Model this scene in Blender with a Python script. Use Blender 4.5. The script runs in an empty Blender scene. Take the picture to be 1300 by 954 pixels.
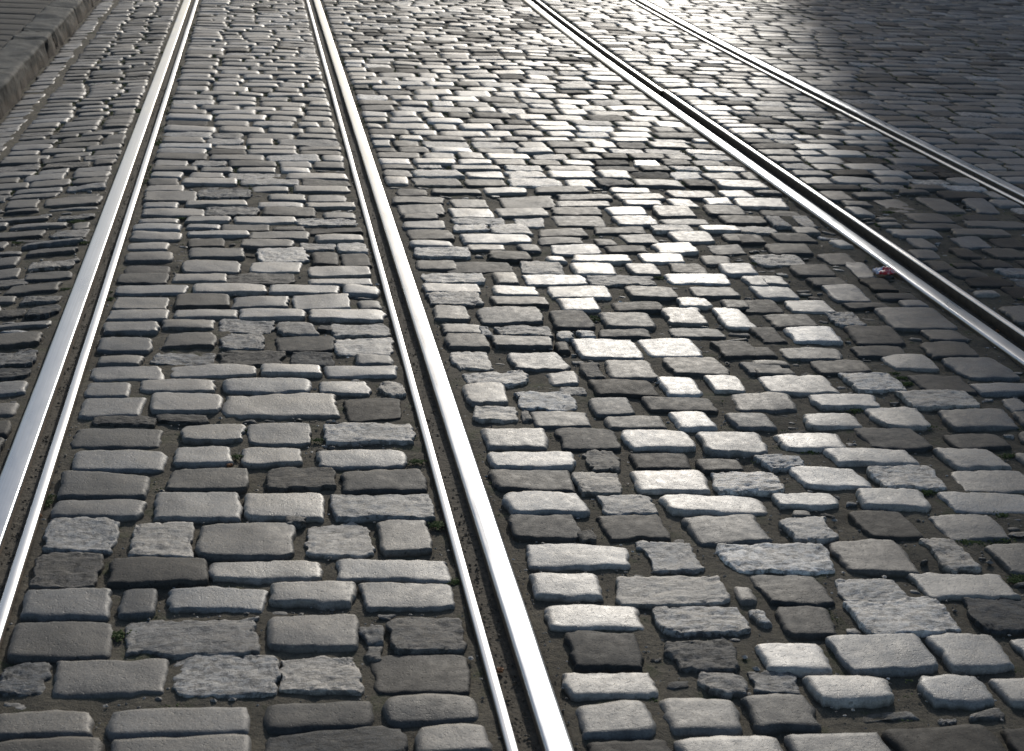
import bpy, math, random
import numpy as np
from mathutils import Vector, Matrix
random.seed(7); rng = np.random.default_rng(11)
SC = bpy.context.scene; COL = SC.collection

# ------------------------------------------------------------------ camera
F = 2000.0; MROLL = .046; CX, CY, XV, YV = 650., 432., 325., -237.
H = 1.4611
_Y = np.array([XV-CX, -(YV-CY), -F]); _Y /= np.linalg.norm(_Y)
_Z = np.array([MROLL, 1, (MROLL*(XV-CX)+(CY-YV))/F]); _Z /= np.linalg.norm(_Z)
_X = np.cross(_Y, _Z)
RW = np.array([_X, _Y, _Z])
def unp(px, py, z=0.):
    v = RW @ np.array([px-CX, CY-py, -F]); t = (z-H)/v[2]
    return float(v[0]*t), float(v[1]*t)
def proj(x, y, z=0.):
    c = RW.T @ np.array([x, y, z-H])
    return CX + F*c[0]/-c[2], CY - F*c[1]/-c[2]
cd = bpy.data.cameras.new("camera"); cam = bpy.data.objects.new("camera", cd); COL.objects.link(cam)
cam.matrix_world = Matrix.Translation((0, 0, H)) @ Matrix(RW.tolist()).to_4x4()
cd.sensor_fit = 'HORIZONTAL'; cd.sensor_width = 36; cd.lens = F/1300*36
cd.shift_y = -45/1300.; cd.clip_end = 2000; cd.clip_start = .05
cd.dof.use_dof = True; cd.dof.focus_distance = 4.1; cd.dof.aperture_fstop = 11
SC.camera = cam

# ------------------------------------------------------------------ light
SUN_AZ, SUN_EL = math.radians(16.6), math.radians(21)
w = bpy.data.worlds.new("World"); SC.world = w; w.use_nodes = True
nt = w.node_tree; bg = nt.nodes["Background"]; bg.inputs[1].default_value = .095
sky = nt.nodes.new("ShaderNodeTexSky"); sky.sky_type = 'NISHITA'; sky.sun_disc = False
sky.sun_elevation = SUN_EL; sky.sun_rotation = SUN_AZ; sky.air_density = 1.0; sky.dust_density = 1.2; sky.ozone_density = 1.0
nt.links.new(sky.outputs[0], bg.inputs[0])
sunl = bpy.data.lights.new("sun", 'SUN'); sunl.energy = 2.6; sunl.angle = math.radians(1.4); sunl.color = (1, .95, .87)
so = bpy.data.objects.new("sun", sunl); COL.objects.link(so)
sd = Vector((math.sin(SUN_AZ)*math.cos(SUN_EL), math.cos(SUN_AZ)*math.cos(SUN_EL), math.sin(SUN_EL)))
so.rotation_euler = sd.to_track_quat('Z', 'Y').to_euler()
SC.view_settings.view_transform = 'Standard'; SC.view_settings.look = 'None'
SC.view_settings.exposure = 0.14; SC.view_settings.gamma = 1
SC.render.engine = 'CYCLES'; SC.cycles.use_denoising = True; SC.cycles.max_bounces = 6
SC.cycles.sample_clamp_indirect = 4; SC.cycles.sample_clamp_direct = 0

# ------------------------------------------------------------------ materials
def mat(name):
    m = bpy.data.materials.new(name); m.use_nodes = True
    n = m.node_tree.nodes; return m, n, m.node_tree.links, n["Principled BSDF"]
def noise(n, l, scale, vec, detail=4, rough=.6):
    t = n.new("ShaderNodeTexNoise"); t.inputs["Scale"].default_value = scale
    t.inputs["Detail"].default_value = detail; t.inputs["Roughness"].default_value = rough
    l.new(vec, t.inputs["Vector"]); return t.outputs["Fac"]
def math_(n, l, op, a, b=None, c=None, clamp=False):
    t = n.new("ShaderNodeMath"); t.operation = op; t.use_clamp = clamp
    for i, v in enumerate((a, b, c)):
        if v is None: continue
        if isinstance(v, (int, float)): t.inputs[i].default_value = v
        else: l.new(v, t.inputs[i])
    return t.outputs[0]
def maprange(n, l, v, a, b, c, d):
    t = n.new("ShaderNodeMapRange"); l.new(v, t.inputs[0])
    for i, q in enumerate((a, b, c, d)): t.inputs[i+1].default_value = q
    return t.outputs[0]
def mixc(n, l, f, a, b):
    t = n.new("ShaderNodeMix"); t.data_type = 'RGBA'
    if isinstance(f, (int, float)): t.inputs[0].default_value = f
    else: l.new(f, t.inputs[0])
    for i, q in ((6, a), (7, b)):
        if isinstance(q, tuple): t.inputs[i].default_value = (*q, 1)
        else: l.new(q, t.inputs[i])
    return t.outputs[2]
def bump(n, l, h, strength, dist, prev=None):
    t = n.new("ShaderNodeBump"); t.inputs["Strength"].default_value = strength; t.inputs["Distance"].default_value = dist
    l.new(h, t.inputs["Height"])
    if prev is not None: l.new(prev, t.inputs["Normal"])
    return t.outputs[0]
def pos(n, l, scale=None):
    g = n.new("ShaderNodeNewGeometry").outputs["Position"]
    if scale:
        m = n.new("ShaderNodeMapping"); m.inputs["Scale"].default_value = scale; l.new(g, m.inputs[0]); return m.outputs[0]
    return g
def attr(n, name):
    a = n.new("ShaderNodeAttribute"); a.attribute_name = name; return a.outputs["Fac"]

def stone_material():
    m, n, l, b = mat("worn stone")
    p = pos(n, l); pa = pos(n, l, (1, 1.9, 1))
    alb, rgh, grain, tint, spc = (attr(n, k) for k in ("alb", "rgh", "grain", "tint", "spc"))
    fine = noise(n, l, 260, p, 4, .75); med = noise(n, l, 38, p, 4, .6); streak = noise(n, l, 42, pa, 6, .72)
    blot = noise(n, l, 9, p, 3, .5)
    v = math_(n, l, 'MULTIPLY', alb, maprange(n, l, fine, .3, .7, .62, 1.38))
    v = math_(n, l, 'MULTIPLY', v, maprange(n, l, med, .28, .72, .68, 1.30))
    v = math_(n, l, 'MULTIPLY', v, maprange(n, l, blot, .3, .7, .80, 1.2))
    # crevices of the cleft stones are darker
    pit = maprange(n, l, streak, .44, .53, 0, 1)
    pit = math_(n, l, 'SUBTRACT', 1, math_(n, l, 'MULTIPLY', math_(n, l, 'SUBTRACT', 1, pit), grain))
    v = math_(n, l, 'MULTIPLY', v, maprange(n, l, pit, 0, 1, .30, 1))
    v = math_(n, l, 'MULTIPLY', v, math_(n, l, 'ADD', 1, math_(n, l, 'MULTIPLY', grain, .95)))
    pk0 = noise(n, l, 120, p, 2, .5); v = math_(n, l, 'MULTIPLY', v, maprange(n, l, pk0, .27, .34, .45, 1))
    tc = mixc(n, l, tint, (.98, 1.0, 1.0), (1.10, 1.0, .87))
    mul = n.new("ShaderNodeMix"); mul.data_type = 'RGBA'; mul.blend_type = 'MULTIPLY'; mul.inputs[0].default_value = 1
    cmb = n.new("ShaderNodeCombineColor")
    for i in range(3): l.new(v, cmb.inputs[i])
    l.new(cmb.outputs[0], mul.inputs[6]); l.new(tc, mul.inputs[7])
    # earth on the flanks, low down
    sep = n.new("ShaderNodeSeparateXYZ"); l.new(p, sep.inputs[0])
    zz = math_(n, l, 'ADD', sep.outputs[2], math_(n, l, 'MULTIPLY', math_(n, l, 'SUBTRACT', med, .5), .012))
    low = maprange(n, l, zz, -.016, -.006, 1, 0)
    c = mixc(n, l, low, mul.outputs[2], (.085, .072, .052))
    l.new(c, b.inputs["Base Color"])
    r = math_(n, l, 'ADD', rgh, maprange(n, l, med, .3, .7, -.07, .08))
    r = math_(n, l, 'ADD', r, math_(n, l, 'MULTIPLY', low, .3), clamp=True)
    l.new(r, b.inputs["Roughness"])
    l.new(spc, b.inputs['Specular IOR Level'])
    b1 = bump(n, l, med, .35, .004)
    hs = math_(n, l, 'MULTIPLY', streak, grain)
    b2 = bump(n, l, hs, .7, .006, b1)
    b3 = bump(n, l, fine, .5, .0013, b2)
    pk = noise(n, l, 150, p, 2, .5)
    pkh = maprange(n, l, pk, .30, .40, 0, 1)
    b4 = bump(n, l, pkh, .4, .0015, b3)
    l.new(b4, b.inputs["Normal"])
    return m
STONE = stone_material()

def ground_material():
    m, n, l, b = mat("sandy earth jointing")
    p = pos(n, l)
    a, c_, d, e = noise(n, l, 6, p, 4), noise(n, l, 60, p, 5, .7), noise(n, l, 350, p, 4, .7), noise(n, l, 2.2, p, 3)
    col = mixc(n, l, maprange(n, l, a, .35, .65, 0, 1), (.090, .077, .054), (.165, .142, .102))
    col = mixc(n, l, maprange(n, l, c_, .35, .7, 0, .7), col, (.045, .04, .033))
    col = mixc(n, l, maprange(n, l, d, .58, .72, 0, .8), col, (.24, .22, .18))
    g = math_(n, l, 'MULTIPLY', maprange(n, l, noise(n, l, 11, p, 5, .6), .56, .66, 0, .55), maprange(n, l, c_, .4, .6, .3, 1))
    col = mixc(n, l, g, col, (.045, .062, .016))
    l.new(col, b.inputs["Base Color"]); b.inputs["Roughness"].default_value = .93
    b.inputs["Specular IOR Level"].default_value = .25
    l.new(bump(n, l, d, .8, .003, bump(n, l, c_, .8, .01)), b.inputs["Normal"])
    return m
GROUND = ground_material()

def steel_material():
    m, n, l, b = mat("polished rail steel")
    p1 = pos(n, l, (260, 1.2, 1)); p2 = pos(n, l, (14, 3.5, 3)); p = pos(n, l)
    s = noise(n, l, 1, p1, 3); bl = noise(n, l, 1, p2, 4); f = noise(n, l, 300, p, 2)
    col = mixc(n, l, maprange(n, l, bl, .3, .7, 0, 1), (.33, .36, .40), (.46, .485, .52))
    col = mixc(n, l, maprange(n, l, s, .3, .75, 0, .35), col, (.24, .25, .27))
    l.new(col, b.inputs["Base Color"]); b.inputs["Metallic"].default_value = 1
    r = math_(n, l, 'ADD', maprange(n, l, bl, .3, .7, .24, .38), maprange(n, l, s, .3, .7, -.03, .05))
    l.new(r, b.inputs["Roughness"])
    l.new(bump(n, l, s, .10, .001, bump(n, l, bl, .10, .004)), b.inputs["Normal"])
    return m
STEEL = steel_material()
LIP = steel_material(); LIP.name = 'worn flange steel'
for nd in LIP.node_tree.nodes:
    if nd.type == 'MAP_RANGE' and abs(nd.inputs[3].default_value-.24) < 1e-4: nd.inputs[3].default_value = .36; nd.inputs[4].default_value = .5
    if nd.type == 'MIX' and abs(nd.inputs[6].default_value[0]-.33) < 1e-3: nd.inputs[6].default_value = (.6, .61, .62, 1); nd.inputs[7].default_value = (.72, .72, .72, 1)
def rust_material():
    m, n, l, b = mat("rusty rail side")
    p = pos(n, l, (1, .5, 1)); a = noise(n, l, 40, p, 5, .7); d = noise(n, l, 260, p, 3)
    col = mixc(n, l, maprange(n, l, a, .3, .7, 0, 1), (.07, .055, .04), (.20, .145, .095))
    l.new(col, b.inputs["Base Color"]); b.inputs["Roughness"].default_value = .7; b.inputs["Metallic"].default_value = .15
    l.new(bump(n, l, d, .6, .002, bump(n, l, a, .5, .004)), b.inputs["Normal"]); return m
RUST = rust_material()
def plain(name, col, rough=.8, var=.25, sc=30, bs=.4, bd=.004, metal=0):
    m, n, l, b = mat(name); p = pos(n, l); a = noise(n, l, sc, p, 5, .65); f = noise(n, l, sc*9, p, 3)
    lo = tuple(c*(1-var) for c in col); hi = tuple(min(1, c*(1+var)) for c in col)
    c = mixc(n, l, maprange(n, l, a, .3, .7, 0, 1), lo, hi)
    l.new(c, b.inputs["Base Color"]); b.inputs["Roughness"].default_value = rough; b.inputs["Metallic"].default_value = metal
    l.new(bump(n, l, f, bs*.7, bd*.3, bump(n, l, a, bs, bd)), b.inputs["Normal"]); return m
DIRT = plain("groove dirt", (.085, .072, .052), .95, .5, 70, .8, .006)
def kerb_material():
    m, n, l, b = mat("kerb granite"); p = pos(n, l)
    a = noise(n, l, 14, p, 5, .6); f = noise(n, l, 330, p, 3, .7)
    pv = pos(n, l, (3, 3, .5)); st = noise(n, l, 14, pv, 5, .7)
    col = mixc(n, l, maprange(n, l, a, .3, .7, 0, 1), (.045, .046, .042), (.09, .092, .085))
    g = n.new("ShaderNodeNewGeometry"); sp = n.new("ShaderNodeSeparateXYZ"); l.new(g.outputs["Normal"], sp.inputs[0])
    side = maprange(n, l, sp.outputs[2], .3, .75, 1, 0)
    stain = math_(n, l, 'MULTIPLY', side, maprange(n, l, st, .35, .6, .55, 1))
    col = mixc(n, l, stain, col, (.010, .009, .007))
    s2 = n.new("ShaderNodeSeparateXYZ"); l.new(p, s2.inputs[0])
    zl = math_(n, l, 'ADD', s2.outputs[2], math_(n, l, 'MULTIPLY', math_(n, l, 'SUBTRACT', a, .5), .08))
    rustf = math_(n, l, 'MULTIPLY', side, maprange(n, l, zl, .02, .055, .6, 0))
    col = mixc(n, l, rustf, col, (.075, .052, .036))
    v = mixc(n, l, maprange(n, l, f, .35, .7, 0, .45), col, (.05, .05, .048))
    l.new(v, b.inputs["Base Color"]); b.inputs["Roughness"].default_value = .85; b.inputs["Specular IOR Level"].default_value = .2
    l.new(bump(n, l, f, .5, .0015, bump(n, l, st, .6, .01, bump(n, l, a, .5, .01))), b.inputs["Normal"]); return m
KERB = kerb_material()
MOSS = plain("moss", (.060, .080, .014), .9, .5, 120, .3, .002)

# ------------------------------------------------------------------ numpy noise
def _hash(ix, iy, s):
    h = (ix.astype(np.int64)*374761393 + iy.astype(np.int64)*668265263 + int(s)*1442695041) & 0xffffffff
    h = ((h ^ (h >> 13))*1274126177) & 0xffffffff
    return ((h ^ (h >> 16)) & 0xffffff)/float(0xffffff)*2-1
def vnoise(x, y, s=0):
    ix, iy = np.floor(x), np.floor(y); fx, fy = x-ix, y-iy
    fx, fy = fx*fx*(3-2*fx), fy*fy*(3-2*fy)
    a, b_, c, d = _hash(ix, iy, s), _hash(ix+1, iy, s), _hash(ix, iy+1, s), _hash(ix+1, iy+1, s)
    return (a*(1-fx)+b_*fx)*(1-fy)+(c*(1-fx)+d*fx)*fy
def fbm(x, y, s=0, o=4):
    r = 0; a = 1.; t = 0
    for i in range(o):
        r = r+a*vnoise(x*2**i+i*17.3, y*2**i-i*9.1, s+i); t += a; a *= .55
    return r/t

def mesh_obj(name, V, Fq, material, smooth=True, attrs=None, parent=None, mats=None, matidx=None):
    me = bpy.data.meshes.new(name); V = np.asarray(V, dtype=np.float32)
    if isinstance(Fq, np.ndarray) and Fq.ndim == 2:
        k = Fq.shape[1]; nf = len(Fq)
        me.vertices.add(len(V)); me.vertices.foreach_set("co", V.ravel())
        me.loops.add(nf*k); me.loops.foreach_set("vertex_index", Fq.astype(np.int32).ravel())
        me.polygons.add(nf); me.polygons.foreach_set("loop_start", (np.arange(nf)*k).astype(np.int32))
        me.polygons.foreach_set("loop_total", np.full(nf, k, dtype=np.int32))
        me.update(calc_edges=True); me.validate()
    else:
        me.from_pydata([tuple(map(float, v)) for v in V], [], [tuple(f) for f in Fq]); me.update()
    for mt in (mats or [material]): me.materials.append(mt)
    if matidx is not None: me.polygons.foreach_set("material_index", np.asarray(matidx, dtype=np.int32))
    me.polygons.foreach_set("use_smooth", np.full(len(me.polygons), smooth))
    for k, v in (attrs or {}).items():
        at = me.attributes.new(k, 'FLOAT', 'POINT'); at.data.foreach_set("value", np.asarray(v, dtype=np.float32))
    o = bpy.data.objects.new(name, me); COL.objects.link(o)
    if parent: o.parent = parent
    return o

# ------------------------------------------------------------------ setts
def quad_faces(nu, nv):
    i, j = np.meshgrid(np.arange(nu-1), np.arange(nv-1), indexing='ij')
    a = (i*nv+j).ravel(); return np.stack([a, a+nv, a+nv+1, a+1], 1)
def params(k):
    s = np.linspace(-1, 1, k); return np.concatenate([[-1.0], s, [1.0]])
def stones(Q, nu, nv, tone, rough, S):
    """Q: (N,4,2) world corners TL,TR,BR,BL (far-left, far-right, near-right, near-left). Returns verts (N,P,3) and attrs."""
    N = len(Q)
    su, sv = params(nu), params(nv)
    # denser near the edges
    su = np.sign(su)*(1-(1-np.abs(su))**1.5); sv = np.sign(sv)*(1-(1-np.abs(sv))**1.4)
    U, Vv = np.meshgrid(su, sv, indexing='ij'); U = U.ravel(); Vv = Vv.ravel()
    P = len(U); iu, iv = np.meshgrid(np.arange(nu+2), np.arange(nv+2), indexing='ij')
    skirt = ((iu == 0) | (iu == nu+1) | (iv == 0) | (iv == nv+1)).ravel()
    cr = S['corner'][:, None]
    u = U[None]*(1-cr*np.abs(Vv[None])**5); v = Vv[None]*(1-cr*1.9*np.abs(U[None])**4)
    a = (u+1)/2; b_ = (v+1)/2
    TL, TR, BR, BL = (Q[:, i, :][:, None, :] for i in range(4))
    XY = (1-b_)[..., None]*((1-a)[..., None]*BL+a[..., None]*BR) + b_[..., None]*((1-a)[..., None]*TL+a[..., None]*TR)
    W = np.linalg.norm(Q[:, 1]-Q[:, 0], axis=1)*.5+np.linalg.norm(Q[:, 2]-Q[:, 3], axis=1)*.5
    D = np.linalg.norm(Q[:, 0]-Q[:, 3], axis=1)*.5+np.linalg.norm(Q[:, 1]-Q[:, 2], axis=1)*.5
    x, y = XY[..., 0], XY[..., 1]
    sd_ = S['seed'][:, None]
    am = S['warp'][:, None]
    e = np.maximum(np.abs(U), np.abs(Vv))[None]**3
    wx = (fbm(x*16+sd_*3.1, y*16, 1, 3)*.010+fbm(x*60+sd_, y*60, 4, 3)*.0055)*am
    wy = (fbm(x*13+sd_*1.7, y*13+50, 2, 3)*.011+fbm(x*55+sd_, y*55, 5, 3)*.007)*am
    x = x+wx*e; y = y+wy*e
    dx = (1-np.abs(U[None]))*W[:, None]/2; dy = (1-np.abs(Vv[None]))*D[:, None]/2
    r = S['bev'][:, None]
    fr = lambda d: 1-np.sqrt(np.clip(1-(1-np.clip(d/r, 0, 1))**2, 0, 1))
    drop = np.sqrt(fr(dx)**2+fr(dy*1.1)**2)
    z = S['z'][:, None]+S['dome'][:, None]*((1-U[None]**2)*(1-Vv[None]**2))**.7*1.0
    z = z - np.clip(drop, 0, 1.1)*r*.75
    cx = Q.mean(1)
    z = z+(x-cx[:, 0:1])*S['tx'][:, None]+(y-cx[:, 1:2])*S['ty'][:, None]
    ra = S['ramp'][:, None]
    n1 = fbm(x*24+sd_, y*36+sd_*2, 7, 4); n2 = fbm(x*9+sd_*.3, y*9, 9, 2)
    z = z+n2*.0035+ra*(n1*.0045-np.clip(np.abs(fbm(x*14+sd_, y*34, 12, 3))*-1+.07, 0, 1)*.06)
    z = np.where(skirt[None], np.minimum(z-.03, -.042), z)
    V = np.stack([x, y, z], -1)
    A = {k: np.repeat(S[k][:, None], P, 1) for k in ('alb', 'rgh', 'tint', 'spc')}
    A['grain'] = np.repeat(S['ramp'][:, None], P, 1)
    return V, A, quad_faces(nu+2, nv+2)

def alb_of(t):  # traced tones carry sun and shade as well as the stone's own colour
    return np.interp(t, [1, 2.5, 3.5, 4.5, 5.5, 6.5, 7.5, 9, 10], [.022, .030, .050, .090, .135, .18, .225, .30, .36])
def style(tone, rough, far=False):
    N = len(tone); tone = np.asarray(tone, float); rough = np.asarray(rough, float)
    S = dict(seed=rng.uniform(0, 100, N), corner=rng.uniform(.02, .085, N), warp=rng.uniform(.7, 1.3, N)*(1+.5*rough),
             bev=rng.uniform(.007, .014, N)*(1-.45*rough), z=rng.normal(0, .002, N)-.001*rough,
             dome=rng.uniform(.001, .0040, N)*(1-.6*rough), tx=rng.normal(0, .014, N), ty=rng.normal(.0, .016, N),
             ramp=rough*rng.uniform(.6, 1., N), tint=np.clip(rng.normal(.5, .3, N)+(tone-5)*.06, 0, 1))
    S['alb'] = alb_of(tone)*rng.uniform(.93, 1.07, N)
    S['rgh'] = np.clip(np.interp(tone, [2.5, 4, 5.5, 9], [.70, .61, .55, .51])+.06*rough+rng.normal(0, .02, N), .3, .85)
    S['spc'] = np.interp(tone, [2.5, 4, 5.5, 9], [.12, .24, .36, .42])*(1-.1*rough)
    return S

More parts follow.
